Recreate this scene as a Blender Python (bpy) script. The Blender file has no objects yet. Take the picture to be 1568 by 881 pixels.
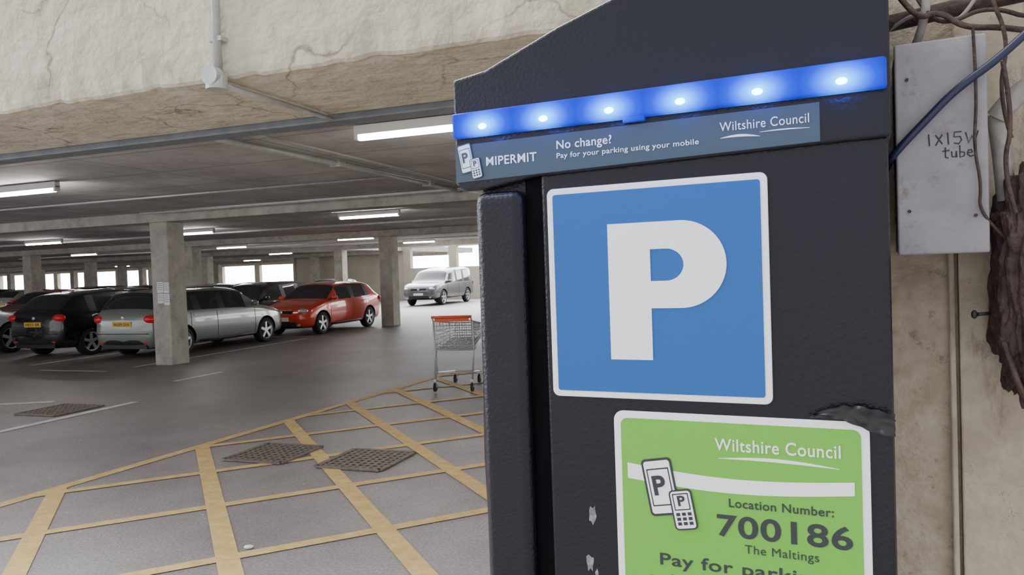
import bpy, bmesh, math, random
from mathutils import Vector, Matrix, noise
from mathutils.bvhtree import BVHTree
random.seed(7)
D=bpy.data
scene=bpy.context.scene
TH=math.radians(-20.0)          # car park structural grid rotation
GR=Matrix.Rotation(TH,4,'Z')
MF=Matrix.Translation((0.0645,1.114,0))@Matrix.Rotation(math.radians(-24.8),4,'Z')  # ticket machine frame

# ---------------------------------------------------------------- materials
def mat(name,col,rough=.6,metal=0,col2=None,nscale=5,bump=0,bscale=40,emit=None,estr=0,detail=6,lo=.35,hi=.65,coat=0,spec=None,col3=None,n3=1.0,t3=.52,bdist=.02,stretch=None,cracks=0):
    m=D.materials.new(name); m.use_nodes=True
    nt=m.node_tree; b=nt.nodes['Principled BSDF']
    b.inputs['Base Color'].default_value=(*col,1); b.inputs['Roughness'].default_value=rough
    b.inputs['Metallic'].default_value=metal
    if coat: b.inputs['Coat Weight'].default_value=coat
    if spec is not None: b.inputs['Specular IOR Level'].default_value=spec
    tc=nt.nodes.new('ShaderNodeTexCoord')
    if col2:
        n=nt.nodes.new('ShaderNodeTexNoise'); n.inputs['Scale'].default_value=nscale; n.inputs['Detail'].default_value=detail; n.inputs['Roughness'].default_value=.65
        nt.links.new(tc.outputs['Object'],n.inputs['Vector'])
        r=nt.nodes.new('ShaderNodeValToRGB'); r.color_ramp.elements[0].position=lo; r.color_ramp.elements[1].position=hi
        r.color_ramp.elements[0].color=(*col,1); r.color_ramp.elements[1].color=(*col2,1)
        nt.links.new(n.outputs['Fac'],r.inputs['Fac'])
        out=r.outputs['Color']
        if col3:
            src=tc.outputs['Object']
            if stretch:
                mp=nt.nodes.new('ShaderNodeMapping'); mp.inputs['Scale'].default_value=stretch; nt.links.new(src,mp.inputs['Vector']); src=mp.outputs['Vector']
            n2=nt.nodes.new('ShaderNodeTexNoise'); n2.inputs['Scale'].default_value=n3; n2.inputs['Detail'].default_value=9; n2.inputs['Roughness'].default_value=.75
            nt.links.new(src,n2.inputs['Vector'])
            r2=nt.nodes.new('ShaderNodeValToRGB'); r2.color_ramp.elements[0].position=t3; r2.color_ramp.elements[1].position=t3+.14
            r2.color_ramp.elements[0].color=(0,0,0,1); r2.color_ramp.elements[1].color=(.8,.8,.8,1)
            nt.links.new(n2.outputs['Fac'],r2.inputs['Fac'])
            mx=nt.nodes.new('ShaderNodeMixRGB'); mx.inputs['Color2'].default_value=(*col3,1)
            nt.links.new(r2.outputs['Color'],mx.inputs['Fac']); nt.links.new(out,mx.inputs['Color1']); out=mx.outputs['Color']
        if cracks:
            nw=nt.nodes.new('ShaderNodeTexNoise'); nw.inputs['Scale'].default_value=cracks*2; nw.inputs['Detail'].default_value=6
            nt.links.new(tc.outputs['Object'],nw.inputs['Vector'])
            va=nt.nodes.new('ShaderNodeMixRGB'); va.blend_type='ADD'; va.inputs['Fac'].default_value=.5
            nt.links.new(tc.outputs['Object'],va.inputs['Color1']); nt.links.new(nw.outputs['Color'],va.inputs['Color2'])
            vo=nt.nodes.new('ShaderNodeTexVoronoi'); vo.feature='DISTANCE_TO_EDGE'; vo.inputs['Scale'].default_value=cracks
            nt.links.new(va.outputs['Color'],vo.inputs['Vector'])
            rc=nt.nodes.new('ShaderNodeValToRGB'); rc.color_ramp.elements[0].position=.0; rc.color_ramp.elements[1].position=.014
            rc.color_ramp.elements[0].color=(1,1,1,1); rc.color_ramp.elements[1].color=(0,0,0,1)
            nt.links.new(vo.outputs['Distance'],rc.inputs['Fac'])
            nm=nt.nodes.new('ShaderNodeTexNoise'); nm.inputs['Scale'].default_value=cracks*.8; nt.links.new(tc.outputs['Object'],nm.inputs['Vector'])
            rm=nt.nodes.new('ShaderNodeValToRGB'); rm.color_ramp.elements[0].position=.48; rm.color_ramp.elements[1].position=.6
            rm.color_ramp.elements[0].color=(0,0,0,1); rm.color_ramp.elements[1].color=(.75,.75,.75,1)
            nt.links.new(nm.outputs['Fac'],rm.inputs['Fac'])
            mu=nt.nodes.new('ShaderNodeMath'); mu.operation='MULTIPLY'; nt.links.new(rc.outputs['Color'],mu.inputs[0]); nt.links.new(rm.outputs['Color'],mu.inputs[1])
            mx=nt.nodes.new('ShaderNodeMixRGB'); mx.inputs['Color2'].default_value=(col[0]*.35,col[1]*.33,col[2]*.3,1)
            nt.links.new(mu.outputs[0],mx.inputs['Fac']); nt.links.new(out,mx.inputs['Color1']); out=mx.outputs['Color']
        nt.links.new(out,b.inputs['Base Color'])
    if bump:
        n=nt.nodes.new('ShaderNodeTexNoise'); n.inputs['Scale'].default_value=bscale; n.inputs['Detail'].default_value=5
        nt.links.new(tc.outputs['Object'],n.inputs['Vector'])
        bp=nt.nodes.new('ShaderNodeBump'); bp.inputs['Strength'].default_value=bump; bp.inputs['Distance'].default_value=bdist
        nt.links.new(n.outputs['Fac'],bp.inputs['Height']); nt.links.new(bp.outputs['Normal'],b.inputs['Normal'])
    if emit:
        b.inputs['Emission Color'].default_value=(*emit,1); b.inputs['Emission Strength'].default_value=estr
    return m

M_black=mat('machine_powdercoat',(.007,.007,.012),.24,bump=.16,bscale=200,detail=2,spec=.32)
M_gap=mat('gap_black',(.003,.003,.004),.8,spec=.1)
M_white=mat('white_vinyl',(.85,.85,.85),.4)
M_blue=mat('sign_blue',(.003,.090,.33),.35)
M_green=mat('sign_green',(.13,.42,.035),.4)
M_dark=mat('print_dark',(.02,.025,.03),.5)
M_label=mat('label_slate',(.035,.062,.082),.3)
M_labtxt=mat('label_text',(.75,.8,.82),.4)
M_tape=mat('black_tape',(.006,.006,.007),.25)
M_residue=mat('sticker_residue',(.3,.3,.32),.6,col2=(.08,.08,.09),nscale=90)
M_conc=mat('beam_concrete',(.45,.41,.32),.9,col2=(.62,.58,.47),nscale=2.6,bump=.9,bscale=9,detail=12,lo=.3,hi=.7,col3=(.34,.30,.235),n3=4.5,t3=.55,bdist=.05,stretch=(1,1,.5),cracks=1.1)
M_col=mat('column_concrete',(.36,.335,.30),.85,col2=(.50,.475,.43),nscale=3,bump=.4,bscale=20,col3=(.27,.245,.215),n3=2.5)
M_far=mat('parapet_concrete',(.52,.47,.37),.9,col2=(.62,.57,.47),nscale=.8)
M_steel=mat('steel_trunking',(.16,.18,.20),.5,metal=.3,col2=(.22,.24,.26),nscale=6)
M_galv=mat('galvanised_conduit',(.38,.39,.39),.5,metal=.3,col2=(.5,.5,.48),nscale=9)
M_yellow=mat('yellow_paint',(.60,.40,.14),.7,col2=(.76,.55,.24),nscale=9,bump=.2,bscale=90,col3=(.40,.31,.21),n3=14,t3=.54)
M_wline=mat('white_paint',(.74,.72,.69),.7,col2=(.50,.48,.46),nscale=6)
M_drain=mat('cast_iron',(.13,.11,.095),.6,metal=.2,col2=(.22,.18,.155),nscale=20)
M_hole=mat('drain_dark',(.015,.013,.012),.9)
M_wall=mat('wall_mottled',(.36,.30,.21),.9,col2=(.52,.45,.34),nscale=22,bump=.8,bscale=90,bdist=.006,col3=(.10,.055,.03),n3=38,t3=.57)
M_plank=mat('wall_board',(.38,.32,.235),.8,col2=(.55,.48,.37),nscale=9,bump=.5,bscale=60,bdist=.006,col3=(.17,.12,.08),n3=14,t3=.54,stretch=(1,1,.22),cracks=9)
M_box=mat('box_grey_paint',(.22,.205,.225),.5,col2=(.33,.305,.325),nscale=9,bump=.1,bscale=60,bdist=.004,col3=(.13,.105,.10),n3=22,t3=.57)
M_brown=mat('rusty_brown',(.035,.020,.018),.7,col2=(.085,.052,.042),nscale=30,bump=.8,bscale=70,bdist=.01)
M_pipeg=mat('old_pipe_grey',(.24,.22,.20),.7,col2=(.34,.32,.29),nscale=30,bump=.4,bscale=80,bdist=.005)
M_cable=mat('cable_black',(.010,.014,.05),.35)
M_rub=mat('tyre_rubber',(.018,.018,.018),.8)
M_rim=mat('alloy_rim',(.62,.63,.65),.35,metal=.6)
M_glass=mat('car_glass',(.03,.035,.038),.06,spec=.9)
M_trim=mat('car_black_trim',(.015,.015,.016),.5)
M_head=mat('headlamp',(.6,.62,.65),.1,metal=.4,coat=1)
M_tail=mat('tail_lamp',(.42,.012,.02),.15,emit=(.8,.03,.03),estr=.12)
M_py=mat('plate_yellow',(.78,.50,.04),.5)
M_pw=mat('plate_white',(.75,.75,.75),.5)
M_chrome=mat('trolley_chrome',(.55,.57,.58),.35,metal=.6)
M_orange=mat('trolley_orange',(.66,.10,.03),.4)
M_tube=mat('fluorescent_tube',(1,1,1),.5,emit=(1,.97,.94),estr=95)
M_fit=mat('light_fitting',(.7,.7,.68),.5)
M_paper=mat('paper',(.88,.88,.90),.7)
M_print=mat('paper_print',(.35,.35,.38),.7)

def floor_mat():
    m=D.materials.new('tarmac'); m.use_nodes=True; nt=m.node_tree; b=nt.nodes['Principled BSDF']; L=nt.links
    tc=nt.nodes.new('ShaderNodeTexCoord')
    n1=nt.nodes.new('ShaderNodeTexNoise'); n1.inputs['Scale'].default_value=.55; n1.inputs['Detail'].default_value=10; n1.inputs['Roughness'].default_value=.7
    n2=nt.nodes.new('ShaderNodeTexNoise'); n2.inputs['Scale'].default_value=60; n2.inputs['Detail'].default_value=3
    n3=nt.nodes.new('ShaderNodeTexVoronoi'); n3.inputs['Scale'].default_value=5
    for n in (n1,n2,n3): L.new(tc.outputs['Object'],n.inputs['Vector'])
    r1=nt.nodes.new('ShaderNodeValToRGB'); r1.color_ramp.elements[0].position=.32; r1.color_ramp.elements[1].position=.68
    r1.color_ramp.elements[0].color=(.20,.180,.176,1); r1.color_ramp.elements[1].color=(.36,.330,.325,1)
    L.new(n1.outputs['Fac'],r1.inputs['Fac'])
    # floor colour shifts darker and browner beyond the crossing box
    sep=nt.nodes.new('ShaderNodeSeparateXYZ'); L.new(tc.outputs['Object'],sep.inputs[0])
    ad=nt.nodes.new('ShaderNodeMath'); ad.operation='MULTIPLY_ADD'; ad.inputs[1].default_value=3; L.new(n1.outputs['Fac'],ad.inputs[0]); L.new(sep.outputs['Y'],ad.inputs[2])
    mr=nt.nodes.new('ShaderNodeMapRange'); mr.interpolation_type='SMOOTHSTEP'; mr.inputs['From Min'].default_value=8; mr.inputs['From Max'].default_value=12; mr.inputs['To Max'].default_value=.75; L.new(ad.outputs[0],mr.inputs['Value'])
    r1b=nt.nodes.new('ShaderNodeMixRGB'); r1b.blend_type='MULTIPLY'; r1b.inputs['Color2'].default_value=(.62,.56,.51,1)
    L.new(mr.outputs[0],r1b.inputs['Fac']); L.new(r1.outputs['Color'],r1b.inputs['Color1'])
    r2=nt.nodes.new('ShaderNodeValToRGB'); r2.color_ramp.elements[0].position=.3; r2.color_ramp.elements[1].position=.7
    r2.color_ramp.elements[0].color=(.70,.70,.70,1); r2.color_ramp.elements[1].color=(1.25,1.25,1.25,1)
    L.new(n2.outputs['Fac'],r2.inputs['Fac'])
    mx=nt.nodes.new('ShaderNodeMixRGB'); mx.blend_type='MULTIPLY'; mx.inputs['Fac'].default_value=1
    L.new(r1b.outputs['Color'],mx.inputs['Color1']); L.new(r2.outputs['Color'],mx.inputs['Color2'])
    r3=nt.nodes.new('ShaderNodeValToRGB'); r3.color_ramp.elements[0].position=.035; r3.color_ramp.elements[1].position=.06
    r3.color_ramp.elements[0].color=(.85,.85,.85,1); r3.color_ramp.elements[1].color=(0,0,0,1)
    L.new(n3.outputs['Distance'],r3.inputs['Fac'])
    mx2=nt.nodes.new('ShaderNodeMixRGB'); mx2.inputs['Color2'].default_value=(.62,.60,.58,1)
    L.new(r3.outputs['Color'],mx2.inputs['Fac']); L.new(mx.outputs['Color'],mx2.inputs['Color1'])
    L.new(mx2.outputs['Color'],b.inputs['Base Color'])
    b.inputs['Roughness'].default_value=.5
    bp=nt.nodes.new('ShaderNodeBump'); bp.inputs['Strength'].default_value=.3; bp.inputs['Distance'].default_value=.01
    L.new(n2.outputs['Fac'],bp.inputs['Height']); L.new(bp.outputs['Normal'],b.inputs['Normal'])
    return m
M_floor=floor_mat()
def ceil_mat():
    m=D.materials.new('ceiling_concrete'); m.use_nodes=True; nt=m.node_tree; b=nt.nodes['Principled BSDF']; L=nt.links
    tc=nt.nodes.new('ShaderNodeTexCoord')
    n1=nt.nodes.new('ShaderNodeTexNoise'); n1.inputs['Scale'].default_value=.9; n1.inputs['Detail'].default_value=9; n1.inputs['Roughness'].default_value=.75
    L.new(tc.outputs['Object'],n1.inputs['Vector'])
    r1=nt.nodes.new('ShaderNodeValToRGB'); r1.color_ramp.elements[0].position=.35; r1.color_ramp.elements[1].position=.65
    r1.color_ramp.elements[0].color=(.36,.345,.34,1); r1.color_ramp.elements[1].color=(.62,.60,.585,1)
    L.new(n1.outputs['Fac'],r1.inputs['Fac'])
    sep=nt.nodes.new('ShaderNodeSeparateXYZ'); L.new(tc.outputs['Object'],sep.inputs[0])
    def lines(out,per,w):
        a=nt.nodes.new('ShaderNodeMath'); a.operation='DIVIDE'; a.inputs[1].default_value=per; L.new(out,a.inputs[0])
        f=nt.nodes.new('ShaderNodeMath'); f.operation='FRACT'; L.new(a.outputs[0],f.inputs[0])
        g=nt.nodes.new('ShaderNodeMath'); g.operation='LESS_THAN'; g.inputs[1].default_value=w; L.new(f.outputs[0],g.inputs[0]); return g.outputs[0]
    l1=lines(sep.outputs['Y'],1.2,.03); l2=lines(sep.outputs['X'],2.4,.012)
    mxx=nt.nodes.new('ShaderNodeMath'); mxx.operation='MAXIMUM'; L.new(l1,mxx.inputs[0]); L.new(l2,mxx.inputs[1])
    k=nt.nodes.new('ShaderNodeMath'); k.operation='MULTIPLY'; k.inputs[1].default_value=.5; L.new(mxx.outputs[0],k.inputs[0])
    mx=nt.nodes.new('ShaderNodeMixRGB'); mx.inputs['Color2'].default_value=(.14,.13,.125,1)
    L.new(k.outputs[0],mx.inputs['Fac']); L.new(r1.outputs['Color'],mx.inputs['Color1']); L.new(mx.outputs['Color'],b.inputs['Base Color'])
    b.inputs['Roughness'].default_value=.85
    return m
M_ceil=ceil_mat()
# LED bar: diffuser lens brightest around each LED behind it (lamp spacing 0.099 m)
def led_mat():
    m=D.materials.new('led_lens_blue'); m.use_nodes=True; nt=m.node_tree; b=nt.nodes['Principled BSDF']; L=nt.links
    tc=nt.nodes.new('ShaderNodeTexCoord'); sep=nt.nodes.new('ShaderNodeSeparateXYZ'); L.new(tc.outputs['Object'],sep.inputs[0])
    def mth(op,a,bv):
        n=nt.nodes.new('ShaderNodeMath'); n.operation=op
        for i,q in enumerate((a,bv)):
            if q is None: continue
            if isinstance(q,(int,float)): n.inputs[i].default_value=q
            else: L.new(q,n.inputs[i])
        return n.outputs[0]
    a=mth('ADD',sep.outputs['X'],.097+.0495); a=mth('DIVIDE',a,.099); a=mth('FRACT',a,None); a=mth('SUBTRACT',a,.5); a=mth('MULTIPLY',a,.099)
    a=mth('DIVIDE',a,.030); a=mth('MULTIPLY',a,a)
    z=mth('SUBTRACT',sep.outputs['Z'],1.868); z=mth('DIVIDE',z,.019); z=mth('MULTIPLY',z,z)
    d=mth('ADD',a,z); d=mth('MULTIPLY',d,-1.0); g=mth('EXPONENT',d,None)
    cr=nt.nodes.new('ShaderNodeValToRGB'); e=cr.color_ramp.elements
    e[0].position=0; e[0].color=(0,.006,.32,1); e[1].position=1; e[1].color=(.0,1.7,3.0,1)
    x=e.new(.2); x.color=(0,.03,.75,1)
    x=e.new(.5); x.color=(0,.22,1.5,1)
    x=e.new(.8); x.color=(0,.75,2.2,1)
    L.new(g,cr.inputs['Fac'])
    b.inputs['Base Color'].default_value=(.0,.008,.2,1); b.inputs['Roughness'].default_value=.25; b.inputs['Specular IOR Level'].default_value=.15
    L.new(cr.outputs['Color'],b.inputs['Emission Color']); b.inputs['Emission Strength'].default_value=1.5
    return m
M_led=led_mat()
M_ledc=mat('led_core',(.5,.9,1),.3,emit=(.35,.9,1),estr=16)

# ---------------------------------------------------------------- mesh helpers
def box(bm,lo,hi,mi=0,M=None):
    r=bmesh.ops.create_cube(bm,size=1)
    c=[(a+b)/2 for a,b in zip(lo,hi)]; s=[abs(b-a) for a,b in zip(lo,hi)]
    for v in r['verts']:
        v.co=Vector((v.co.x*s[0]+c[0],v.co.y*s[1]+c[1],v.co.z*s[2]+c[2]))
        if M: v.co=M@v.co
    for f in {f for v in r['verts'] for f in v.link_faces}: f.material_index=mi
    return r['verts']
def tube(bm,pts,r,seg=8,mi=0):
    pts=[Vector(p) for p in pts]
    rings=[]
    n=len(pts)
    for i,p in enumerate(pts):
        d=(pts[min(i+1,n-1)]-pts[max(i-1,0)]).normalized()
        up=Vector((0,0,1)) if abs(d.z)<.9 else Vector((1,0,0))
        a=d.cross(up).normalized(); b=d.cross(a)
        rings.append([bm.verts.new(p+r*(math.cos(2*math.pi*k/seg)*a+math.sin(2*math.pi*k/seg)*b)) for k in range(seg)])
    for i in range(n-1):
        for k in range(seg):
            f=bm.faces.new((rings[i][k],rings[i][(k+1)%seg],rings[i+1][(k+1)%seg],rings[i+1][k])); f.material_index=mi; f.smooth=True
    for rr_ in (rings[0],rings[-1]):
        f=bm.faces.new(rr_); f.material_index=mi
def ell(bm,c,s,mi=0,seg=14,M=None):
    r=bmesh.ops.create_uvsphere(bm,u_segments=seg,v_segments=max(6,seg//2+1),radius=1)
    for v in r['verts']:
        v.co=Vector((v.co.x*s[0]+c[0],v.co.y*s[1]+c[1],v.co.z*s[2]+c[2]))
        if M: v.co=M@v.co
    for f in {f for v in r['verts'] for f in v.link_faces}: f.material_index=mi; f.smooth=True
def cyl(bm,c,r,h,axis='z',seg=20,mi=0):
    R={'z':Matrix.Identity(4),'x':Matrix.Rotation(math.pi/2,4,'Y'),'y':Matrix.Rotation(math.pi/2,4,'X')}[axis]
    q=bmesh.ops.create_cone(bm,cap_ends=True,segments=seg,radius1=r,radius2=r,depth=h,matrix=Matrix.Translation(c)@R)
    for f in {f for v in q['verts'] for f in v.link_faces}: f.material_index=mi
def prism(bm,pts,y0,y1,mi=0):
    a=[bm.verts.new((x,y0,z)) for x,z in pts]; b=[bm.verts.new((x,y1,z)) for x,z in pts]
    fs=[bm.faces.new(a),bm.faces.new(b[::-1])]
    n=len(pts)
    for i in range(n): fs.append(bm.faces.new((a[i],b[i],b[(i+1)%n],a[(i+1)%n])))
    for f in fs: f.material_index=mi
def rr(cx,cz,w,h,r,rot=0,n=6):
    out=[]
    for (sx,sz,a0) in ((1,1,0),(-1,1,90),(-1,-1,180),(1,-1,270)):
        for k in range(n+1):
            a=math.radians(a0+90*k/n)
            out.append((sx*(w/2-r)+r*math.cos(a),sz*(h/2-r)+r*math.sin(a)))
    c,s=math.cos(rot),math.sin(rot)
    return [(cx+x*c-z*s,cz+x*s+z*c) for x,z in out]
def obj(name,bm,mats,M=None,parent=None,bevel=0,smooth=False,seg=3):
    bmesh.ops.recalc_face_normals(bm,faces=bm.faces)
    me=D.meshes.new(name); bm.to_mesh(me); bm.free()
    for m in (mats if isinstance(mats,(list,tuple)) else [mats]): me.materials.append(m)
    o=D.objects.new(name,me); scene.collection.objects.link(o)
    if parent: o.parent=parent
    if M is not None: o.matrix_local=M
    if bevel:
        b=o.modifiers.new('bevel','BEVEL'); b.width=bevel; b.segments=seg; b.limit_method='ANGLE'
    if smooth:
        for p in me.polygons: p.use_smooth=True
    return o
def empty(name,M):
    e=D.objects.new(name,None); scene.collection.objects.link(e); e.matrix_world=M; e.empty_display_size=.1; return e
def text(name,s,x,z,w,cap,m,parent,y=-.001,bold=.02,M=None):
    cu=D.curves.new(name,'FONT'); cu.body=s; cu.size=1; cu.extrude=.004; cu.offset=bold
    if len(s)>1: cu.space_character=1.06
    o=D.objects.new(name,cu); scene.collection.objects.link(o)
    cu.materials.append(m)
    bpy.context.view_layer.update()
    d=o.dimensions
    sx=w/max(d.x,.01); sz=cap/.70
    if parent: o.parent=parent
    o.matrix_local=(M if M else Matrix.Identity(4))@Matrix.Translation((x,y,z))@Matrix.Rotation(math.pi/2,4,'X')@Matrix.Diagonal((sx,sz,.05,1))
    return o

# ---------------------------------------------------------------- shell
bm=bmesh.new(); box(bm,(-95,-25,-.2),(45,75,0)); obj('floor',bm,M_floor,GR)
bm=bmesh.new(); box(bm,(-85,4.2,3.0),(16,29.95,3.35)); box(bm,(-85,29.95,3.0),(-22,52,3.35)); obj('ceiling',bm,M_ceil,GR)
bm=bmesh.new()
S0,SE=-16.0,10.0; NX=620
prof=[(3.2,3.95),(3.2,3.6),(3.2,3.3),(3.2,3.1),(3.2,2.98),(3.2,2.88),(3.2,2.80),(3.2,2.745),(3.205,2.715),(3.22,2.70),(3.26,2.70),(3.34,2.70),(3.5,2.70),(3.8,2.70),(4.2,2.70),(4.2,3.0),(4.2,3.95)]
rows=[]
for i in range(NX+1):
    s=S0+(SE-S0)*i/NX; row=[]
    for j,(t,z) in enumerate(prof):
        n=noise.noise(Vector((s*2.2,t*2,z*3)))*.010+noise.noise(Vector((s*9,t*9,z*9)))*.005
        if 6<=j<=10: n+=max(0,noise.noise(Vector((s*5,3.1,1.7)))-.12)*.06+noise.noise(Vector((s*16,t*5,z*5)))*.007
        dt=n if j<=9 else 0; dz=n if 7<=j<=13 else 0
        row.append(bm.verts.new((s,t+dt,z+dz)))
    rows.append(row)
for i in range(NX):
    for j in range(len(prof)):
        k=(j+1)%len(prof)
        bm.faces.new((rows[i][j],rows[i][k],rows[i+1][k],rows[i+1][j]))
bm.faces.new(rows[0]); bm.faces.new(rows[-1][::-1])
obj('ceiling_beam',bm,M_conc,GR)
for t in (11.5,20.6,29.7,38.8,47.9):
    bm=bmesh.new(); box(bm,(-84,t-.22,2.80),(15.9 if t<30 else -22.1,t+.22,3.0)); obj('ceiling_beam',bm,M_col,GR,bevel=.015)
bm=bmesh.new(); box(bm,(-16,4.23,2.66),(10,4.40,2.80)); obj('steel_trunking',bm,M_steel,GR,bevel=.01)
for t in (11.5,20.6,29.7,38.8,47.9):
    for k in range(-9,3):
        s=-11.45+7.75*k
        if t==11.5: s+=.07
        if t==20.6: s-=.12
        if t>30 and s>-24: continue
        if t==11.5 and k in(-1,-2): continue
        bm=bmesh.new(); box(bm,(s-.22,t-.22,0),(s+.22,t+.22,2.80))
        obj('concrete_column',bm,M_col,GR,bevel=.02)
bm=bmesh.new()
for (x,z,w,h) in ((-11.39,1.53,.15,.21),(-11.235,1.52,.12,.20),(-11.385,1.31,.14,.18),(-11.235,1.29,.13,.21)):
    box(bm,(x-w/2,11.272,z-h/2),(x+w/2,11.279,z+h/2))
    for q in range(4): box(bm,(x-w*.38,11.2705,z+h*(.30-.18*q)),(x+w*.38,11.2725,z+h*(.36-.18*q)),1)
obj('paper_notice',bm,[M_paper,M_print],GR)
def far_wall(name,s0,s1,t,zp,zt,top=3.0,step=3.9):
    bm=bmesh.new()
    box(bm,(s0,t,0),(s1,t+.25,zp)); box(bm,(s0,t,zt),(s1,t+.25,top))
    s=s0
    while s<s1:
        box(bm,(s,t-.05,0),(min(s+.5,s1),t+.3,top)); s+=step
    obj(name,bm,M_far,GR)
far_wall('wall_back',-22,16,41,1.9,3.15,3.3,3.1)
far_wall('wall_back_left',-85,-30,52,1.15,2.7)
bm=bmesh.new(); box(bm,(-30,41,0),(-22,41.25,3.0)); box(bm,(-30.1,41,0),(-29.85,52,3.0)); obj('wall_back_centre',bm,M_far,GR)
bm=bmesh.new(); box(bm,(16,4.2,0),(16.25,41.3,3.0)); obj('wall_right',bm,M_far,GR)
bm=bmesh.new(); box(bm,(-85.3,4.2,0),(-85,52,1.2)); obj('wall_left',bm,M_far,GR)
bm=bmesh.new(); box(bm,(-16,60,0),(10,64,3.6)); box(bm,(-16,59.9,3.6),(10,64,3.8))
obj('brick_building',bm,mat('brick_red',(.45,.16,.10),.9,col2=(.55,.25,.18),nscale=2),GR)

# ---------------------------------------------------------------- lights
def fluor(s,t,L=1.5,z=2.89):
    e=empty('fluorescent_light',GR@Matrix.Translation((s,t,0)))
    bm=bmesh.new(); box(bm,(-L/2,-.04,z+.015),(L/2,.04,z+.10)); box(bm,(-L/2,-.035,z-.03),(-L/2+.04,.035,z+.05)); box(bm,(L/2-.04,-.035,z-.03),(L/2,.035,z+.05))
    obj('fitting',bm,M_fit,Matrix.Identity(4),e,bevel=.006)
    bm=bmesh.new(); tube(bm,[(-L/2+.04,0,z-.012),(L/2-.04,0,z-.012)],.024,10)
    obj('tube',bm,M_tube,Matrix.Identity(4),e)
L=[(-2.85,5.9),(-9.55,7.1),(-8.3,14.0),(-14.7,15.7),(-2,14),(-13.9,22.5),(-20.5,16),(-20.5,24),(-27.9,23.6),(-29,15),(-7.5,23),(-16.5,7.1),
   (-25,33),(-33,33),(-41,31),(-37,23),(-25,44),(-35,43),(-47,43),(-58,38),(2.5,7.5),(-49,25),(-14,27.5),(-8.5,27.0),(-37,14),(-46,14),(-24,8),(-57,27),(-66,36),(-52,33),(-2,23),(4,14),(-31,8)]
for s,t in L: fluor(s,t)  # several fittings are extras, added at unseen spots to brighten the interior

bm=bmesh.new()
tube(bm,[(-2.74,3.165,3.95),(-2.74,3.165,2.72)],.022)
tube(bm,[(-2.74,3.19,2.67),(-2.74,4.20,2.67)],.016)
cyl(bm,(-2.74,3.15,2.67),.055,.07,'z'); cyl(bm,(-2.74,3.12,2.70),.05,.05,'y')
for z in (2.9,3.3): box(bm,(-2.78,3.15,z-.012),(-2.70,3.2,z+.012))
obj('conduit_pipe',bm,M_galv,GR)
bm=bmesh.new()
tube(bm,[(-4.9,5.3,2.955),(-4.9,11.2,2.955)],.032)
tube(bm,[(-7.6,5.3,2.955),(-4.9,5.3,2.955)],.02)
for t in (5.3,7.6,10.0): box(bm,(-4.97,t-.06,2.92),(-4.83,t+.06,3.0))
tube(bm,[(-4.5,10,2.965),(-4.5,4.5,2.965)],.012)
tube(bm,[(-11.5,11.0,2.955),(4,11.0,2.955)],.025)
tube(bm,[(-35,17,2.955),(-3,17,2.955)],.03)
tube(bm,[(-14,9,2.955),(-4.9,9,2.955)],.015)
tube(bm,[(-35,26,2.955),(-3,26,2.955)],.03)
obj('conduit_pipe',bm,M_galv,GR)

# ---------------------------------------------------------------- floor markings
def strip(bm,a,b,w,z=.004):
    a=Vector((*a,0)); b=Vector((*b,0)); d=(b-a).normalized(); n=Vector((-d.y,d.x,0))*w/2
    lo=[a+n,a-n,b-n,b+n]
    vs=[bm.verts.new((p.x,p.y,z)) for p in lo]; bm.faces.new(vs)
bm=bmesh.new()
SL=lambda t:-5.57+.07*(t-4.2)
S1,T0,T1=3.2,2.0,11.0
strip(bm,(SL(T0),T0),(SL(11),11),.12)
strip(bm,(SL(11),11),(S1,11.0),.12,.0045)
strip(bm,(S1,T0),(S1,T1),.12,.0045)
strip(bm,(SL(T0),T0),(S1,T0),.12,.0045)
def clipd(c,sgn):
    pts=[]
    for i in range(int((S1+6)/.02)+1):
        s=-6+.02*i
        t=c-s if sgn<0 else c+s
        if T0<t<T1 and s>SL(t): pts.append((s,t))
    return pts
for c in (-1.2,.38,1.72,2.95,4.1,5.3,6.5,7.8,9.1,10.4,11.7):
    p=clipd(c,-1)
    if len(p)>5: strip(bm,p[0],p[-1],.13,.005)
for c in (-.5,1.0,2.4,3.7,5.1,6.62,8.2,9.7,11.2,12.7,14.2,15.7):
    p=clipd(c,1)
    if len(p)>5: strip(bm,p[0],p[-1],.10,.0055)
obj('yellow_box_marking',bm,M_yellow,GR)
bm=bmesh.new()
strip(bm,(-8.43,2),(-8.40,7.8),.13)
strip(bm,(-10.6,7.2),(-9.7,7.6),.12); strip(bm,(-9.4,9.5),(-9.4,10.6),.12)
for s in (-11.85,-14.65,-17.6,-20.9,-23.3): 
    strip(bm,(s,11.0),(s,16.6),.12)
for s in (-14.3,-16.7): strip(bm,(s,16.8),(s,21.4),.09)
strip(bm,(-13.6,10.4),(-11.9,10.4),.09)
for s in (-17.8,-15,-12.2,-9.4,-6.6): strip(bm,(s,31.5),(s,36.5),.1)
strip(bm,(-7,16),(-7,22),.1); strip(bm,(-9,26),(-5,26),.1)
obj('white_bay_marking',bm,M_wline,GR)
def drain(s,t,w=.62,rot=.0):
    M=GR@Matrix.Translation((s,t,.006))@Matrix.Rotation(rot,4,'Z')
    bm=bmesh.new()
    box(bm,(-w/2,-w/2,.0),(w/2,w/2,.003),1)
    for a in (-1,1):
        box(bm,(a*w/2-.025,-w/2,.0),(a*w/2+.025,w/2,.012)); box(bm,(-w/2,a*w/2-.025,.0),(w/2,a*w/2+.025,.012))
    n=9
    for i in range(1,n):
        x=-w/2+w*i/n
        box(bm,(x-.016,-w/2,.002),(x+.016,w/2,.010)); box(bm,(-w/2,x-.016,.002),(w/2,x+.016,.0095))
    obj('drain_grate',bm,[M_drain,M_hole],M)
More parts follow.
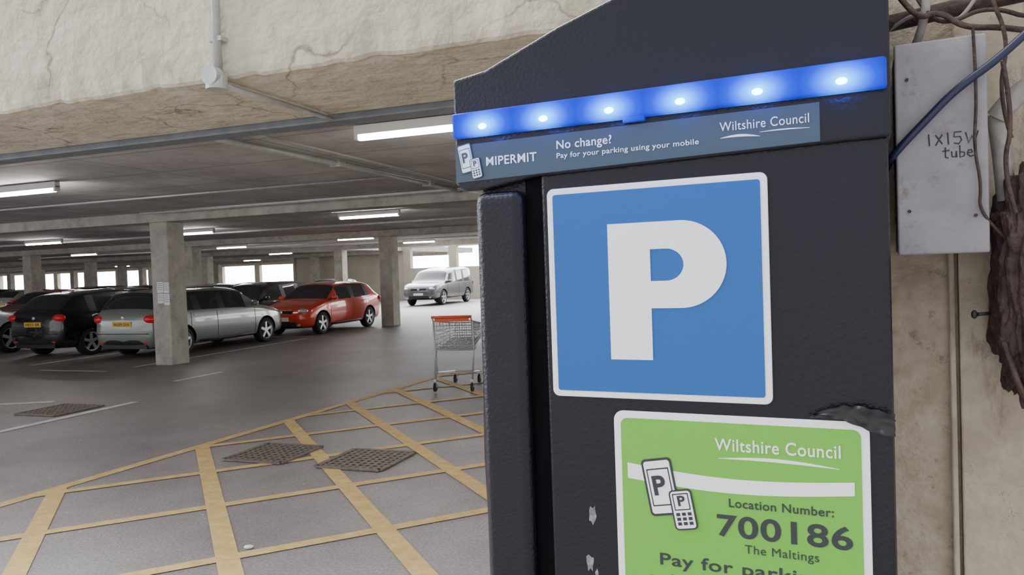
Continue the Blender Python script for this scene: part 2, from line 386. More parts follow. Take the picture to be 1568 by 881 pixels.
drain(-4.5,5.72); drain(-3.5,5.70); drain(-8.95,7.1,.7)
bm=bmesh.new(); ell(bm,(-1.66,4.5,.012),(.03,.02,.012)); obj('litter',bm,M_paper)

# ---------------------------------------------------------------- cars
PROF={
 'hatch':[(0,.36,.50,.56,.62,.6,0,0),(.012,.24,.64,.70,.80,.62,0,0),(.06,.19,.74,.80,.94,.70,0,0),(.15,.18,.82,.89,.99,.76,0,0),(.26,.18,.90,.97,1,.80,0,1),
   (.40,.18,.93,1.37,1,.68,1,0),(.44,.18,.935,1.41,1,.68,1,0),(.57,.18,.95,1.45,1,.68,2,0),(.595,.18,.95,1.45,1,.68,1,0),(.78,.18,.97,1.42,1,.67,2,0),(.81,.18,.98,1.41,1,.66,0,0),(.88,.18,.99,1.36,.99,.64,0,1),
   (.965,.20,.98,1.05,.95,.70,0,0),(.985,.25,.92,.97,.90,.72,0,0),(1,.36,.70,.80,.80,.66,0,0)],
 'estate':[(0,.36,.52,.58,.62,.6,0,0),(.012,.24,.66,.72,.80,.62,0,0),(.05,.19,.76,.82,.94,.70,0,0),(.14,.18,.84,.91,.99,.76,0,0),(.24,.18,.90,.98,1,.80,0,1),
   (.36,.18,.93,1.37,1,.68,1,0),(.40,.18,.935,1.42,1,.68,1,0),(.525,.18,.95,1.46,1,.68,2,0),(.545,.18,.95,1.46,1,.68,1,0),(.70,.18,.96,1.46,1,.67,2,0),(.72,.18,.96,1.45,1,.67,1,0),(.86,.18,.97,1.43,.99,.66,0,0),(.92,.18,.98,1.39,.98,.65,0,1),
   (.97,.20,.97,1.04,.95,.74,0,0),(.985,.25,.92,.98,.92,.74,0,0),(1,.36,.70,.80,.86,.7,0,0)],
 'suv':[(0,.46,.62,.70,.75,.70,0,0),(.012,.34,.80,.88,.88,.74,0,0),(.05,.28,.94,1.0,.96,.78,0,0),(.14,.27,1.0,1.07,1,.82,0,0),(.24,.27,1.03,1.12,1,.84,0,1),
   (.33,.27,1.05,1.62,1,.76,1,0),(.37,.27,1.05,1.70,1,.76,1,0),(.52,.27,1.06,1.78,1,.76,2,0),(.54,.27,1.06,1.78,1,.76,1,0),(.70,.27,1.07,1.80,1,.76,2,0),(.72,.27,1.07,1.80,1,.76,1,0),(.88,.27,1.07,1.80,1,.75,0,0),(.95,.27,1.07,1.77,.98,.74,0,1),
   (.98,.30,1.05,1.15,.96,.78,0,0),(.99,.34,1.0,1.08,.94,.78,0,0),(1,.45,.8,.9,.9,.74,0,0)]}
def body_mesh(kind,Lc,W,H,paint):
    base={'hatch':1.45,'estate':1.46,'suv':1.80}[kind]; kz=H/base
    P=PROF[kind]; bm=bmesh.new(); cl=bm.edges.layers.float.new('crease_edge'); rings=[]
    for (x,zb,zbelt,zt,wf,gw,sg,tg) in P:
        X=Lc/2-x*Lc; w=W*wf
        g=min(gw*W*1.12,w*.93)
        zb*=kz;zbelt*=kz;zt*=kz
        half=[(0,zb),(.86*w,zb),(.985*w,zb+.12),(w,zb+(zbelt-zb)*.62),(.955*w,zbelt),(g,zbelt+(zt-zbelt)*.86),(g*.82,zt),(0,zt+.025)]
        ring=[bm.verts.new((X,y,z)) for y,z in half]+[bm.verts.new((X,-y,z)) for y,z in half[-2:0:-1]]
        rings.append(ring)
    n=14
    for i in range(len(P)-1):
        sg,tg=P[i][6],P[i][7]
        for k in range(n):
            f=bm.faces.new((rings[i][k],rings[i][(k+1)%n],rings[i+1][(k+1)%n],rings[i+1][k]))
            mi=0
            if k in (4,9): mi={0:0,1:1,2:2}[sg]
            if k in (5,6,7,8) and tg: mi=1
            if k in (0,13): mi=2
            f.material_index=mi
    bm.faces.new(rings[0]); bm.faces.new(rings[-1][::-1])
    idx={}
    for i,r in enumerate(rings):
        for k,v in enumerate(r): idx[v]=(i,k)
    for e in bm.edges:
        a,b=idx[e.verts[0]],idx[e.verts[1]]
        if a[1]==b[1] and a[1] in (4,10): e[cl]=.7
        elif a[1]==b[1] and a[1] in (5,9): e[cl]=.5
        elif a[0]==b[0] and (P[a[0]][7] or (a[0]>0 and P[a[0]-1][7])): e[cl]=.5
        elif a[0]==b[0] and (P[a[0]][6]!=P[a[0]-1][6]): e[cl]=.3
    bmesh.ops.recalc_face_normals(bm,faces=bm.faces)
    me=D.meshes.new('b'); bm.to_mesh(me); bm.free()
    for m in (paint,M_glass,M_trim): me.materials.append(m)
    o=D.objects.new('tmpb',me); scene.collection.objects.link(o)
    sub=o.modifiers.new('s','SUBSURF'); sub.levels=2; sub.render_levels=2
    rw={'hatch':.315,'estate':.315,'suv':.37}[kind]
    wx=(Lc/2-.80*Lc/4.1, -Lc/2+.78*Lc/4.1)
    bm=bmesh.new()
    for x in wx:
        for sy in (-1,1): cyl(bm,(x,sy*(W-.04),rw+.005),rw+.05,.46,'y',32,2)
    cm=D.meshes.new('c'); bmesh.ops.recalc_face_normals(bm,faces=bm.faces); bm.to_mesh(cm); bm.free()
    for m in (paint,M_glass,M_trim): cm.materials.append(m)
    c=D.objects.new('tmpc',cm); scene.collection.objects.link(c)
    bo=o.modifiers.new('b','BOOLEAN'); bo.object=c; bo.operation='DIFFERENCE'; bo.solver='EXACT'
    bpy.context.view_layer.update()
    dg=bpy.context.evaluated_depsgraph_get()
    out=D.meshes.new_from_object(o.evaluated_get(dg),depsgraph=dg)
    D.objects.remove(o); D.objects.remove(c)
    for p in out.polygons: p.use_smooth=True
    try: out.set_sharp_from_angle(angle=math.radians(40))
    except Exception: pass
    return out,rw,wx
def wheel_mesh(r):
    bm=bmesh.new()
    prof=[(.55*r,-.10),(.9*r,-.105),(r,-.08),(r,.08),(.92*r,.105),(.70*r,.108),(.66*r,.095),(.64*r,.05),(.58*r,-.05)]
    seg=32; rings=[]
    for k in range(seg):
        a=2*math.pi*k/seg; rings.append([bm.verts.new((p*math.cos(a),y,p*math.sin(a))) for p,y in prof])
    for k in range(seg):
        for j in range(len(prof)-1):
            f=bm.faces.new((rings[k][j],rings[k][j+1],rings[(k+1)%seg][j+1],rings[(k+1)%seg][j])); f.smooth=True
            f.material_index=1 if j in (5,6) else 0
    cyl(bm,(0,-.02,0),.6*r,.02,'y',24,2); cyl(bm,(0,.06,0),.15*r,.06,'y',16,1)
    for k in range(5):
        M=Matrix.Rotation(2*math.pi*k/5,4,'Y')
        box(bm,(-.10*r,.055,.05*r),(.10*r,.09,.67*r),1,M)
    bmesh.ops.recalc_face_normals(bm,faces=bm.faces)
    me=D.meshes.new('wheel'); bm.to_mesh(me); bm.free()
    for m in (M_rub,M_rim,M_trim): me.materials.append(m)
    return me
WH={}
def car(kind,s,t,face,Lc,W,H,col,plate='',name='car',metal=.3):
    paint=mat('paint_'+name,col,.25,metal=metal,coat=1)
    ang=math.radians(90 if face>0 else -90)
    e=empty(name,GR@Matrix.Translation((s,t,0))@Matrix.Rotation(ang,4,'Z'))
    me,rw,wx=body_mesh(kind,Lc,W,H,paint)
    o=D.objects.new('body',me); scene.collection.objects.link(o); o.parent=e
    if rw not in WH: WH[rw]=wheel_mesh(rw)
    i=1
    for x in wx:
        for sy in (-1,1):
            w=D.objects.new('wheel_%d'%i,WH[rw]); scene.collection.objects.link(w); w.parent=e; i+=1
            w.matrix_local=Matrix.Translation((x,sy*(W-.13),rw))@(Matrix.Rotation(math.pi,4,'Z') if sy<0 else Matrix.Identity(4))
    bv=BVHTree.FromPolygons([v.co.copy() for v in me.vertices],[tuple(p.vertices) for p in me.polygons])
    def side(x,z,sy):
        h=bv.ray_cast(Vector((x,sy*3,z)),Vector((0,-sy,0)))[0]; return h.y if h else sy*W
    def endx(y,z,sx):
        h=bv.ray_cast(Vector((sx*5,y,z)),Vector((-sx,0,0)))[0]; return h.x if h else sx*Lc/2
    k=H/(1.8 if kind=='suv' else 1.45); zb=(1.06 if kind=='suv' else .95)*k; bz=(.27 if kind=='suv' else .18)*k
    bm=bmesh.new()
    for sy in (-1,1):
        for x in (Lc/2-.29*Lc,Lc/2-.58*Lc,Lc/2-.76*Lc):
            pts=[]
            for j in range(9):
                z=bz+.12+(zb-bz-.16)*j/8; pts.append((x,side(x,z,sy)+sy*.001,z))
            tube(bm,pts,.006,5,0)
        for x in (Lc/2-.53*Lc,Lc/2-.72*Lc):
            z=zb-.10; y=side(x,z,sy); box(bm,(x-.09,y-.015,z-.012),(x+.09,y+.02*sy,z+.012),5)
        pts=[(Lc/2-Lc*q,side(Lc/2-Lc*q,bz+.09,sy),bz+.09) for q in (.3,.4,.5,.6,.7)]; tube(bm,pts,.03,6,0)
        ym=side(Lc/2-.30*Lc,zb-.02,sy); ell(bm,(Lc/2-.31*Lc,ym+sy*.10,zb+.06),(.07,.11,.075),5); box(bm,(Lc/2-.31*Lc-.02,ym-.03,zb-.01),(Lc/2-.31*Lc+.02,ym+sy*.06,zb+.04),0)
        zh=zb-.27; yh=sy*W*.70; xh=endx(yh,zh,1); ell(bm,(xh-.10,yh,zh),(.13,.17,.075),1)
        if kind=='suv': zt=zb-.08; rz=.17
        elif kind=='estate': zt=zb-.12; rz=.10
        else: zt=zb-.08; rz=.09
        yt=sy*W*.80; xt=endx(yt,zt,-1); ell(bm,(xt+.06,yt,zt),(.10,.17,rz),2)
        xf=endx(sy*W*.62,bz+.12,1); ell(bm,(xf,sy*W*.62,bz+.13),(.02,.07,.04),1)
        xf=endx(sy*W*.62,bz+.18,-1); ell(bm,(xf,sy*W*.68,bz+.18),(.015,.07,.02),2)
    z=zb-.30; x=endx(0,z,1); box(bm,(x-.08,-W*.42,z-.05),(x+.012,W*.42,z+.05),0)
    x=endx(0,z+.0,1); box(bm,(x-.02,-W*.42,z+.05),(x+.016,W*.42,z+.065),6); ell(bm,(x+.015,0,z+.01),(.015,.06,.05),6)
    z=bz+.16; x=endx(0,z,1); box(bm,(x-.1,-W*.55,z-.06),(x+.01,W*.55,z+.05),0)
    z=bz+.29; x=endx(0,z,1); box(bm,(x-.03,-.26,z-.055),(x+.02,.26,z+.055),4)
    zp=(zb-.22); xr=endx(0,zp,-1); box(bm,(xr-.012,-.26,zp-.055),(xr+.03,.26,zp+.055),3)
    ell(bm,(endx(0,zp+.14,-1),0,zp+.14),(.012,.05,.04),6)
    z=bz+.10; x=endx(0,z,-1); box(bm,(x-.01,-W*.7,z-.06),(x+.1,W*.7,z+.05),0)
    z=(bz+.36); x=endx(0,z,-1); box(bm,(x-.012,-W*.8,z-.008),(x+.05,W*.8,z+.008),0)
    if kind!='hatch':
        for sy in (-1,1):
            pts=[]
            for q in (.42,.5,.6,.7,.82):
                X=Lc/2-q*Lc; h=bv.ray_cast(Vector((X,sy*W*.66,4)),Vector((0,0,-1)))[0]; pts.append((X,sy*W*.66,(h.z if h else H)+.035))
            tube(bm,pts,.014,6,0)
    X=Lc/2-.82*Lc; h=bv.ray_cast(Vector((X,0,4)),Vector((0,0,-1)))[0]; zz=h.z if h else H
    tube(bm,[(X,0,zz-.01),(X-.12,0,zz+.14)],.006,5,0)
    obj('fittings',bm,[M_trim,M_head,M_tail,M_py,M_pw,paint,M_rim],Matrix.Identity(4),e)
    if plate and face>0:
        text('plate_text',plate,0,0,.44,.06,M_trim,e,M=Matrix.Translation((xr-.014,.22,zp-.03))@Matrix.Rotation(-math.pi/2,4,'Z'),y=0)
car('estate',-13.30,14.35,1,4.55,.88,1.48,(.25,.285,.26),'WU59 GVA','silver_estate_car')
car('hatch',-15.95,14.2,1,4.25,.87,1.50,(.010,.010,.014),'HE11 ER','black_hatchback_car',.1)
car('suv',-18.95,11.75,1,4.5,.93,1.70,(.55,.58,.60),'','silver_people_carrier')
car('hatch',-13.05,19.15,-1,4.1,.86,1.46,(.66,.055,.022),'','red_hatchback_car',.1)
car('estate',-15.5,19.3,-1,4.4,.88,1.50,(.04,.04,.052),'','dark_estate_car')
car('hatch',-17.8,19.4,-1,4.2,.86,1.50,(.06,.065,.08),'','dark_hatchback_car')
car('suv',-16.65,34.8,-1,4.8,.96,1.86,(.10,.11,.125),'','off_road_car')
car('hatch',-22.0,19.4,-1,4.2,.88,1.48,(.28,.30,.32),'','grey_hatchback_car')
car('hatch',-29.2,28.3,1,4.2,.88,1.48,(.30,.02,.02),'','dark_red_hatchback_car')
car('estate',-32,28.5,1,4.5,.88,1.50,(.03,.04,.06),'','blue_estate_car')
car('hatch',-22.9,34.3,-1,4.2,.88,1.48,(.6,.6,.6),'','white_hatchback_car')
car('hatch',-37,28.5,1,4.2,.88,1.48,(.4,.42,.43),'','pale_hatchback_car')
car('estate',-39.9,28.5,1,4.5,.88,1.50,(.02,.02,.02),'','black_estate_car')
car('hatch',-24.6,19.3,-1,4.2,.88,1.48,(.35,.03,.03),'','maroon_hatchback_car')

# ---------------------------------------------------------------- trolley
T=empty('shopping_trolley',Matrix.Translation((-.84,10.1,.006))@Matrix.Rotation(math.radians(-10),4,'Z'))
bm=bmesh.new()
def bx(u,v,w):
    hw=.27-.06*v; return (u*hw,.06+.80*v,(.56+.10*v)*(1-w)+(.96-.08*v)*w)
wr=.0048
for i in range(13):
    u=-1+2*i/12
    tube(bm,[bx(u,0,1),bx(u,0,0),bx(u,1,0),bx(u,1,1)],wr,5)
for i in range(15):
    v=i/14
    tube(bm,[bx(-1,v,1),bx(-1,v,0),bx(1,v,0),bx(1,v,1)],wr,5)
for j in range(0,7):
    w=j/6
    tube(bm,[bx(-1,0,w),bx(-1,1,w),bx(1,1,w),bx(1,0,w),bx(-1,0,w)],wr if j<6 else .009,5)
for sx in (-1,1):
    tube(bm,[(sx*.27,.0,1.02),(sx*.27,.06,.96),(sx*.27,.10,.55),(sx*.26,.02,.16)],.013)
    tube(bm,[(sx*.27,.10,.55),(sx*.24,.5,.57),(sx*.21,.84,.62)],.012)
    tube(bm,[(sx*.27,.14,.55),(sx*.25,.10,.25),(sx*.18,.80,.17)],.012)
    tube(bm,[(sx*.26,.02,.16),(sx*.25,.10,.25)],.011)
tube(bm,[(-.25,.10,.25),(.25,.10,.25)],.010); tube(bm,[(-.18,.8,.17),(.18,.8,.17)],.010)
obj('frame',bm,M_chrome,Matrix.Identity(4),T)
bm=bmesh.new(); tube(bm,[(-.28,0,1.02),(.28,0,1.02)],.019,12); box(bm,(-.24,.01,.955),(.24,.03,1.0)); obj('handle',bm,M_orange,Matrix.Identity(4),T)
bm=bmesh.new()
for x,y in ((-.26,.0),(.26,.0),(-.18,.80),(.18,.80)):
    cyl(bm,(x,y,.062),.06,.03,'x',18); box(bm,(x-.022,y-.015,.06),(x-.017,y+.015,.17),1); box(bm,(x+.017,y-.015,.06),(x+.022,y+.015,.17),1); box(bm,(x-.022,y-.02,.14),(x+.022,y+.02,.17),1)
obj('castors',bm,[M_rub,M_chrome],Matrix.Identity(4),T)

# ---------------------------------------------------------------- ticket machine
PM=empty('parking_ticket_machine',MF); I4=Matrix.Identity(4)
bm=bmesh.new(); box(bm,(-.118,.0,0),(.449,.225,1.80)); obj('cabinet',bm,M_black,I4,PM,bevel=.008)
bm=bmesh.new(); prism(bm,[(-.10,1.765),(-.122,1.74),(-.130,1.66),(-.139,1.5),(-.142,1.35),(-.138,1.2),(-.126,1.05),(-.11,.9),(-.10,.3),(.0,.3),(0,1.765)],.012,.2); obj('side_shell',bm,M_black,I4,PM,bevel=.02,seg=5)
bm=bmesh.new(); box(bm,(-.014,-.012,.25),(.4475,.002,1.80)); obj('door',bm,M_black,I4,PM,bevel=.006)
bm=bmesh.new(); box(bm,(-.119,-.026,.25),(-.040,.004,1.768)); obj('door_rail',bm,M_black,I4,PM,bevel=.020,seg=7)
bm=bmesh.new(); box(bm,(-.042,-.002,.25),(-.012,.001,1.79)); obj('hinge_gap',bm,M_gap,I4,PM)
bm=bmesh.new(); prism(bm,[(-.152,1.782),(-.152,1.945),(-.095,1.953),(.022,1.998),(.112,2.026),(.25,2.052),(.35,2.06),(.452,2.06),(.452,1.795),(-.02,1.785),(-.1,1.772),(-.135,1.772)],-.020,.26); obj('hood',bm,M_black,I4,PM,bevel=.005)
bm=bmesh.new(); box(bm,(-.150,-.030,1.853),(.448,-.015,1.891)); obj('light_bar',bm,M_led,I4,PM,bevel=.004)
bm=bmesh.new()
for i in range(6): ell(bm,(-.097+.099*i,-.0305,1.8665),(.0070,.002,.0045))
obj('light_bar_leds',bm,M_ledc,I4,PM)
for i in range(6):
    ld=D.lights.new('led_lamp','POINT'); ld.color=(.01,.05,1); ld.energy=.20; ld.shadow_soft_size=.008
    lo=D.objects.new('led_lamp_%d'%(i+1),ld); scene.collection.objects.link(lo); lo.parent=PM; lo.matrix_local=Matrix.Translation((-.097+.099*i,-.062,1.874))
bm=bmesh.new(); box(bm,(.12,-.029,1.848),(.150,-.018,1.8545)); obj('light_bar_clip',bm,M_led,I4,PM)
bm=bmesh.new()
for cx,cz,sc in ((.052,1.285,1),(.046,1.215,.8),(.056,1.20,.4)):
    pts=[]
    for k in range(12):
        a=2*math.pi*k/12; r=random.uniform(.5,1)*sc; pts.append((cx+.009*r*math.cos(a),cz+.02*r*math.sin(a)))
    prism(bm,pts,-.0128,-.0118)
obj('sticker_residue',bm,M_residue,I4,PM)

PS=empty('parking_sign',MF)
bm=bmesh.new(); prism(bm,rr(.1525,1.6125,.309,.305,.010),-.0165,-.0122); obj('plate',bm,M_white,I4,PS,bevel=.001)
bm=bmesh.new(); prism(bm,rr(.1525,1.6125,.291,.287,.004),-.0172,-.0164); obj('blue_field',bm,M_blue,I4,PS)
cu=D.curves.new('letter_p','CURVE'); cu.dimensions='2D'; cu.fill_mode='BOTH'; cu.extrude=.0003
def spl(pts):
    s=cu.splines.new('POLY'); s.points.add(len(pts)-1); s.use_cyclic_u=True
    for p,q in zip(s.points,pts): p.co=(q[0],q[1],0,1)
arc=[(.1915+.0615*math.cos(math.radians(a)),1.6485+.0600*math.sin(math.radians(a))) for a in range(-90,91,6)]
spl([(.0895,1.516),(.150,1.516),(.150,1.5885)]+arc+[(.0895,1.7085)])
arc=[(.172+.0240*math.cos(math.radians(a)),1.6485+.0222*math.sin(math.radians(a))) for a in range(-90,91,9)]
spl(([(.150,1.6263)]+arc+[(.150,1.6707)]))
cu.materials.append(M_white)
o=D.objects.new('letter_p',cu); scene.collection.objects.link(o); o.parent=PS
o.matrix_local=Matrix.Translation((0,-.0178,0))@Matrix.Rotation(math.pi/2,4,'X')

LB=empty('mobile_payment_label',MF)
bm=bmesh.new(); prism(bm,[(-.150,1.786),(.372,1.797),(.372,1.846),(-.150,1.843)],-.021,-.0201); obj('backing',bm,M_label,I4,LB)
ty=-.0216
text('label_no_change','No change?',.017,1.822,.083,.0120,M_labtxt,LB,ty,.012)
text('label_strapline','Pay for your parking using your mobile',.017,1.8085,.204,.0074,M_labtxt,LB,ty,.006)
text('label_brand','MIPERMIT',-.098,1.808,.083,.0130,M_labtxt,LB,ty,.012)
text('label_council','Wiltshire Council',.2496,1.822,.110,.012,M_labtxt,LB,ty,0)
def swoosh(bm,x0,x1,z,h,y,mi=0):
    up=[];dn=[]
    for k in range(21):
        q=k/20; x=x0+(x1-x0)*q; c=z+h*math.sin(math.pi*q)*.6-h*.5*q; th=h*.35*math.sin(math.pi*q)+.0002
        up.append((x,c+th)); dn.append((x,c-th))
    prism(bm,up+dn[::-1],y,y+.0006,mi)
bm=bmesh.new(); swoosh(bm,.25,.30,1.813,.004,ty); swoosh(bm,.3,.36,1.816,.0016,ty); obj('label_swoosh',bm,M_labtxt,I4,LB)
def phones(name,cx,cz,sc,parent,y,cf,ci):
    bm=bmesh.new(); r=math.radians(10)
    for (dx,dz,w,h,yy) in ((0,0,.043,.080,0),(.0305,-.029,.032,.056,-.0006)):
        c=(cx+dx*sc,cz+dz*sc)
        prism(bm,rr(*c,w*sc*1.0,h*sc,.006*sc,r),y+yy,y+yy+.001,0)
        prism(bm,rr(*c,w*sc*.86,h*sc*.92,.004*sc,r),y+yy-.0002,y+yy+.001,1)
        if dx: prism(bm,rr(c[0]-.0022*sc,c[1]+.011*sc,w*sc*.7,h*sc*.42,.001,r),y+yy-.0003,y+yy+.001,0)
        if dx: prism(bm,rr(c[0]-.0022*sc,c[1]+.011*sc,w*sc*.6,h*sc*.36,.001,r),y+yy-.0004,y+yy+.001,1)
        if dx:
            for i in range(3):
                for j in range(3):
                    ax=(-.008+.008*i)*sc; az=(-.006-.0065*j)*sc
                    prism(bm,rr(c[0]+ax*math.cos(r)-az*math.sin(r),c[1]+ax*math.sin(r)+az*math.cos(r),.0055*sc,.0045*sc,.0005,r),y+yy-.0004,y+yy+.001,0)
        else:
            prism(bm,rr(c[0],c[1],w*sc*.74,h*sc*.66,.001,r),y+yy-.0003,y+yy+.001,0)
            prism(bm,rr(c[0],c[1],w*sc*.66,h*sc*.61,.001,r),y+yy-.0004,y+yy+.001,1)
    obj(name,bm,[cf,ci],I4,parent)
    R=Matrix.Translation((cx-.010*sc,y-.0008,cz-.012*sc))@Matrix.Rotation(-r,4,'Y')
    text(name+'_p','P',0,0,.018*sc,.026*sc,cf,parent,0,.03,M=R)
    R=Matrix.Translation((cx+.0235*sc,y-.0013,cz-.024*sc))@Matrix.Rotation(-r,4,'Y')
    text(name+'_p','P',0,0,.0105*sc,.0135*sc,cf,parent,0,.03,M=R)
phones('label_phones',-.131,1.822,.56,LB,-.0225,M_label,M_labtxt)

GS=empty('payment_information_sign',MF)
bm=bmesh.new(); prism(bm,rr(.255,1.215,.331,.455,.014),-.0150,-.0122); obj('plate',bm,M_white,I4,GS,bevel=.0008)
bm=bmesh.new(); prism(bm,rr(.255,1.215,.311,.435,.010),-.0156,-.0149); obj('green_field',bm,M_green,I4,GS)
gy=-.0161
bm=bmesh.new()
up=[];dn=[]
for k in range(25):
    q=k/24; x=.108+.294*q; c=1.357-.010*math.sin(math.pi*q); up.append((x,c+.0085+.003*(1-q))); dn.append((x,c-.0105+.002*q))
prism(bm,up+dn[::-1],-.0160,-.0154); swoosh(bm,.235,.385,1.384,.006,-.0160); obj('white_band',bm,M_white,I4,GS)
phones('sign_phones',.155,1.338,1.0,GS,-.0170,M_dark,M_white)
text('sign_council','Wiltshire Council',.231,1.395,.156,.0165,M_white,GS,gy,.01)
text('sign_location','Location Number:',.246,1.319,.130,.0115,M_dark,GS,gy,.012)
text('sign_number','700186',.229,1.279,.168,.0285,M_dark,GS,gy,.02)
text('sign_place','The Maltings',.266,1.2585,.092,.0115,M_dark,GS,gy,.0)
text('sign_pay','Pay for parking',.149,1.228,.214,.0165,M_dark,GS,gy,.014)
text('sign_pay_2','using your mobile',.135,1.200,.236,.0165,M_dark,GS,gy,.014)
text('sign_pay_3','phone or online',.149,1.172,.214,.0165,M_dark,GS,gy,.014)
bm=bmesh.new(); prism(bm,rr(.255,1.08,.27,.12,.006),gy,gy+.001); obj('white_panel',bm,M_white,I4,GS)

# tape: crumpled, tapering to the left
bm=bmesh.new(); nx,nz=48,10; g=[]
for i in range(nx+1):
    col=[]
    for j in range(nz+1):
        q=i/nx; w=.003+.026*min(1,q*1.5); x=.352+.097*q+.002*noise.noise(Vector((j*.8,q*3,1)))
        z=1.4480+.006*math.sin(q*4.5)+(j/nz-.5)*w+.002*noise.noise(Vector((q*9,j*.3,2)))
        y=-.0190-.010*abs(noise.noise(Vector((q*5,j/nz*1.6,5))))
        col.append(bm.verts.new((x,y,z)))
    g.append(col)
for i in range(nx):
    for j in range(nz): bm.faces.new((g[i][j],g[i+1][j],g[i+1][j+1],g[i][j+1]))
obj('black_tape',bm,M_tape,MF,smooth=True)

# ---------------------------------------------------------------- wall beside machine
bm=bmesh.new(); box(bm,(.12,.27,0),(2.6,.55,3.95)); obj('wall_front',bm,M_wall,MF)
bm=bmesh.new()
box(bm,(.536,.250,0),(.543,.269,1.66)); obj('trim_1',bm,M_plank,MF,bevel=.002)
bm=bmesh.new()
x=.548
while x<2.5:
    box(bm,(x,.243+random.uniform(0,.006),0),(x+.088,.269,3.6)); x+=.0895
obj('wall_boarding',bm,M_plank,MF,bevel=.003)
EB=empty('electrical_junction_box',MF)
bm=bmesh.new(); box(bm,(.465,.135,1.654),(.570,.242,1.936)); box(bm,(.463,.126,1.65),(.572,.137,1.94))
obj('casing',bm,M_box,I4,EB,bevel=.003)
bm=bmesh.new()
for x,z in ((.478,1.89),(.478,1.71),(.556,1.70)): cyl(bm,(x,.1245,z),.0022,.004,'y',10)
for z in (1.70,1.76,1.82,1.88): cyl(bm,(.4635,.16,z),.004,.004,'x',10)
obj('screws',bm,M_trim,I4,EB)
def scrawl(name,strokes,x,z,s):
    cu=D.curves.new(name,'CURVE'); cu.dimensions='3D'; cu.bevel_depth=.0008
    for st in strokes:
        sp=cu.splines.new('POLY'); sp.points.add(len(st)-1)
        for p,q in zip(sp.points,st): p.co=(x+q[0]*s,.1255,z+q[1]*s,1)
    cu.materials.append(M_dark); o=D.objects.new(name,cu); scene.collection.objects.link(o); o.parent=EB
scrawl('handwriting',[[(0,1),(.05,0)],[(.5,.9),(1,.1)],[(1,.9),(.5,0)],[(1.4,1),(1.45,0)],[(2.4,1),(1.9,1),(1.85,.6),(2.3,.6),(2.4,.3),(2.2,0),(1.85,.1)],[(2.7,.9),(2.9,0),(3.15,.6),(3.35,0),(3.6,.95)]],.503,1.797,.0160)
scrawl('handwriting_2',[[(0.2,1.2),(.2,.1),(.5,0)],[(-.1,.8),(.6,.85)],[(.8,.7),(.85,.1),(1.2,.1),(1.25,.7)],[(1.25,.7),(1.3,0)],[(1.6,1.3),(1.6,0),(2,.1),(2.05,.5),(1.6,.6)],[(2.3,.4),(2.8,.45),(2.7,.75),(2.4,.7),(2.3,.3),(2.6,0),(2.9,.1)]],.520,1.779,.0120)
def wire(name,pts,r,m):
    cu=D.curves.new(name,'CURVE'); cu.dimensions='3D'; cu.bevel_depth=r; cu.bevel_resolution=3
    s=cu.splines.new('NURBS'); s.points.add(len(pts)-1)
    for p,q in zip(s.points,pts): p.co=(*q,1)
    s.use_endpoint_u=True; s.order_u=3; cu.materials.append(m)
    o=D.objects.new(name,cu); scene.collection.objects.link(o); o.matrix_world=MF; return o
wire('electrical_cable',[(.4505,.235,1.772),(.452,.14,1.778),(.462,.118,1.792),(.500,.115,1.832),(.535,.112,1.868),(.59,.11,1.905),(.66,.11,1.975),(.8,.15,2.1)],.0052,M_cable)
wire('electrical_cable',[(.556,.12,1.945),(.559,.116,1.86),(.554,.118,1.79),(.562,.116,1.74),(.558,.12,1.70),(.60,.15,1.66)],.0020,M_brown)
wire('electrical_cable',[(.46,.2,1.98),(.50,.16,2.0),(.54,.17,1.96),(.58,.16,2.02),(.66,.16,2.0),(.75,.2,2.05)],.0026,M_pipeg)
wire('electrical_cable',[(.48,.2,2.06),(.52,.17,2.0),(.56,.15,2.04),(.62,.15,1.98),(.70,.16,1.96)],.004,M_cable)
wire('electrical_cable',[(.47,.2,2.09),(.50,.16,1.99),(.53,.16,1.965),(.58,.16,1.985),(.64,.16,1.95),(.70,.16,1.99)],.003,M_brown)
wire('electrical_cable',[(.58,.15,2.06),(.575,.14,2.0),(.60,.14,1.93),(.585,.14,1.86),(.60,.14,1.80)],.0026,M_brown)
wire('electrical_cable',[(.50,.2,2.1),(.51,.16,2.02),(.50,.17,1.96),(.49,.2,1.945)],.006,M_pipeg)
wire('electrical_cable',[(.46,.16,2.04),(.49,.15,1.975),(.52,.15,1.985),(.55,.15,1.955),(.60,.15,1.95),(.68,.15,1.92)],.004,M_brown)
wire('electrical_cable',[(.59,.13,1.90),(.60,.12,1.82),(.585,.12,1.76),(.60,.12,1.70)],.003,M_brown)
wire('electrical_cable',[(.585,.13,1.53),(.60,.12,1.47),(.615,.13,1.44),(.64,.14,1.43),(.70,.14,1.40)],.004,M_brown)
wire('old_pipe',[(.590,.18,1.835),(.61,.17,1.865),(.66,.17,1.885),(.80,.17,1.90),(1.2,.17,1.90)],.014,M_pipeg)
wire('old_pipe',[(.455,.2,1.99),(.56,.2,2.0),(.70,.2,2.01),(1.2,.2,2.01)],.012,M_brown)
wire('old_pipe',[(.590,.185,1.84),(.597,.185,1.78),(.60,.185,1.72)],.012,M_pipeg)
bm=bmesh.new(); bmesh.ops.create_icosphere(bm,subdivisions=6,radius=1)
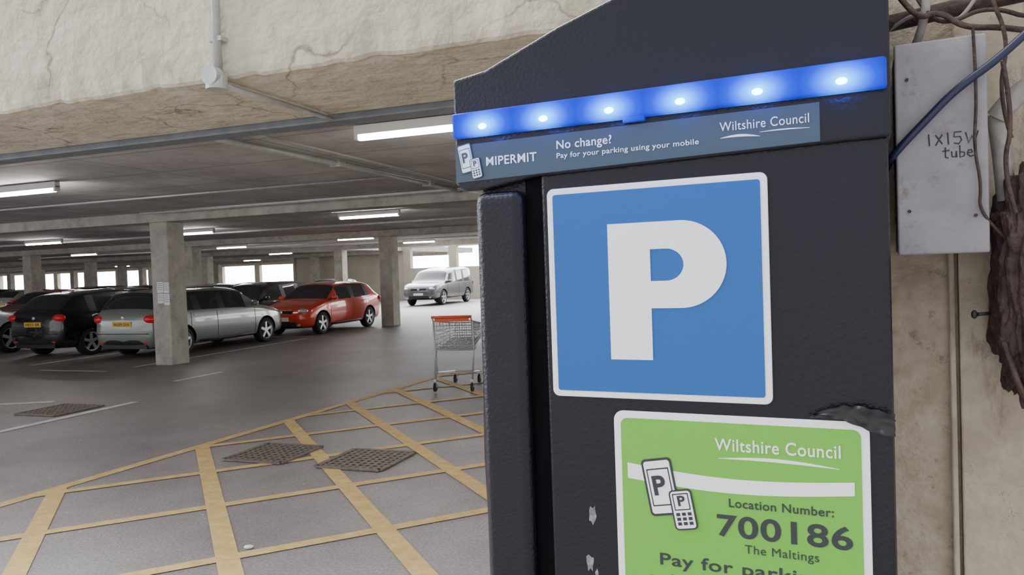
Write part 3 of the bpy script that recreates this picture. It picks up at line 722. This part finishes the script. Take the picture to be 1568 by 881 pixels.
for v in bm.verts:
    n=v.co.normalized(); d=1+.16*noise.noise(n*2.3)+.14*noise.noise(n*5)+.06*noise.noise(n*13)+.02*noise.noise(n*40)
    sx=abs(n.x)**.6*(1 if n.x>0 else -1); sz=abs(n.z)**.7*(1 if n.z>0 else -1)
    v.co=Vector((max(.5745,.638+.056*sx*d),.172+.062*n.y*d,1.600+.155*sz*d))
obj('pipe_lagging',bm,M_brown,MF,smooth=True)
bm=bmesh.new()
for z in (1.695,1.565):
    tube(bm,[(.56,.16,z),(.60,.20,z)],.0025,8); ell(bm,(.556,.158,z),(.004,.003,.006))
obj('wall_bolt',bm,M_trim,MF)

# ---------------------------------------------------------------- world + camera
w=D.worlds.new('World'); scene.world=w; w.use_nodes=True; nt=w.node_tree
bg=nt.nodes['Background']; bg.inputs[0].default_value=(.93,.96,1,1)
tc=nt.nodes.new('ShaderNodeTexCoord'); dp=nt.nodes.new('ShaderNodeVectorMath'); dp.operation='DOT_PRODUCT'
dp.inputs[1].default_value=(-.25,.97,.05); nt.links.new(tc.outputs['Generated'],dp.inputs[0])
mr=nt.nodes.new('ShaderNodeMapRange'); mr.interpolation_type='SMOOTHSTEP'
mr.inputs['From Min'].default_value=-.2; mr.inputs['From Max'].default_value=.75; mr.inputs['To Min'].default_value=1.5; mr.inputs['To Max'].default_value=14
nt.links.new(dp.outputs['Value'],mr.inputs['Value']); nt.links.new(mr.outputs[0],bg.inputs[1])

cam=D.cameras.new('Camera'); cam.sensor_width=36; cam.lens=26.17; cam.clip_start=.02; cam.clip_end=300
co=D.objects.new('Camera',cam); scene.collection.objects.link(co)
p=math.radians(1.43); r=math.radians(2.0)
F=Vector((0,math.cos(p),-math.sin(p))); U=Vector((0,math.sin(p),math.cos(p))); X=Vector((1,0,0))
R=math.cos(r)*X-math.sin(r)*U; V=math.cos(r)*U+math.sin(r)*X
Mx=Matrix((R,V,-F)).transposed().to_4x4(); Mx.translation=(0,0,1.65)
co.matrix_world=Mx
scene.camera=co
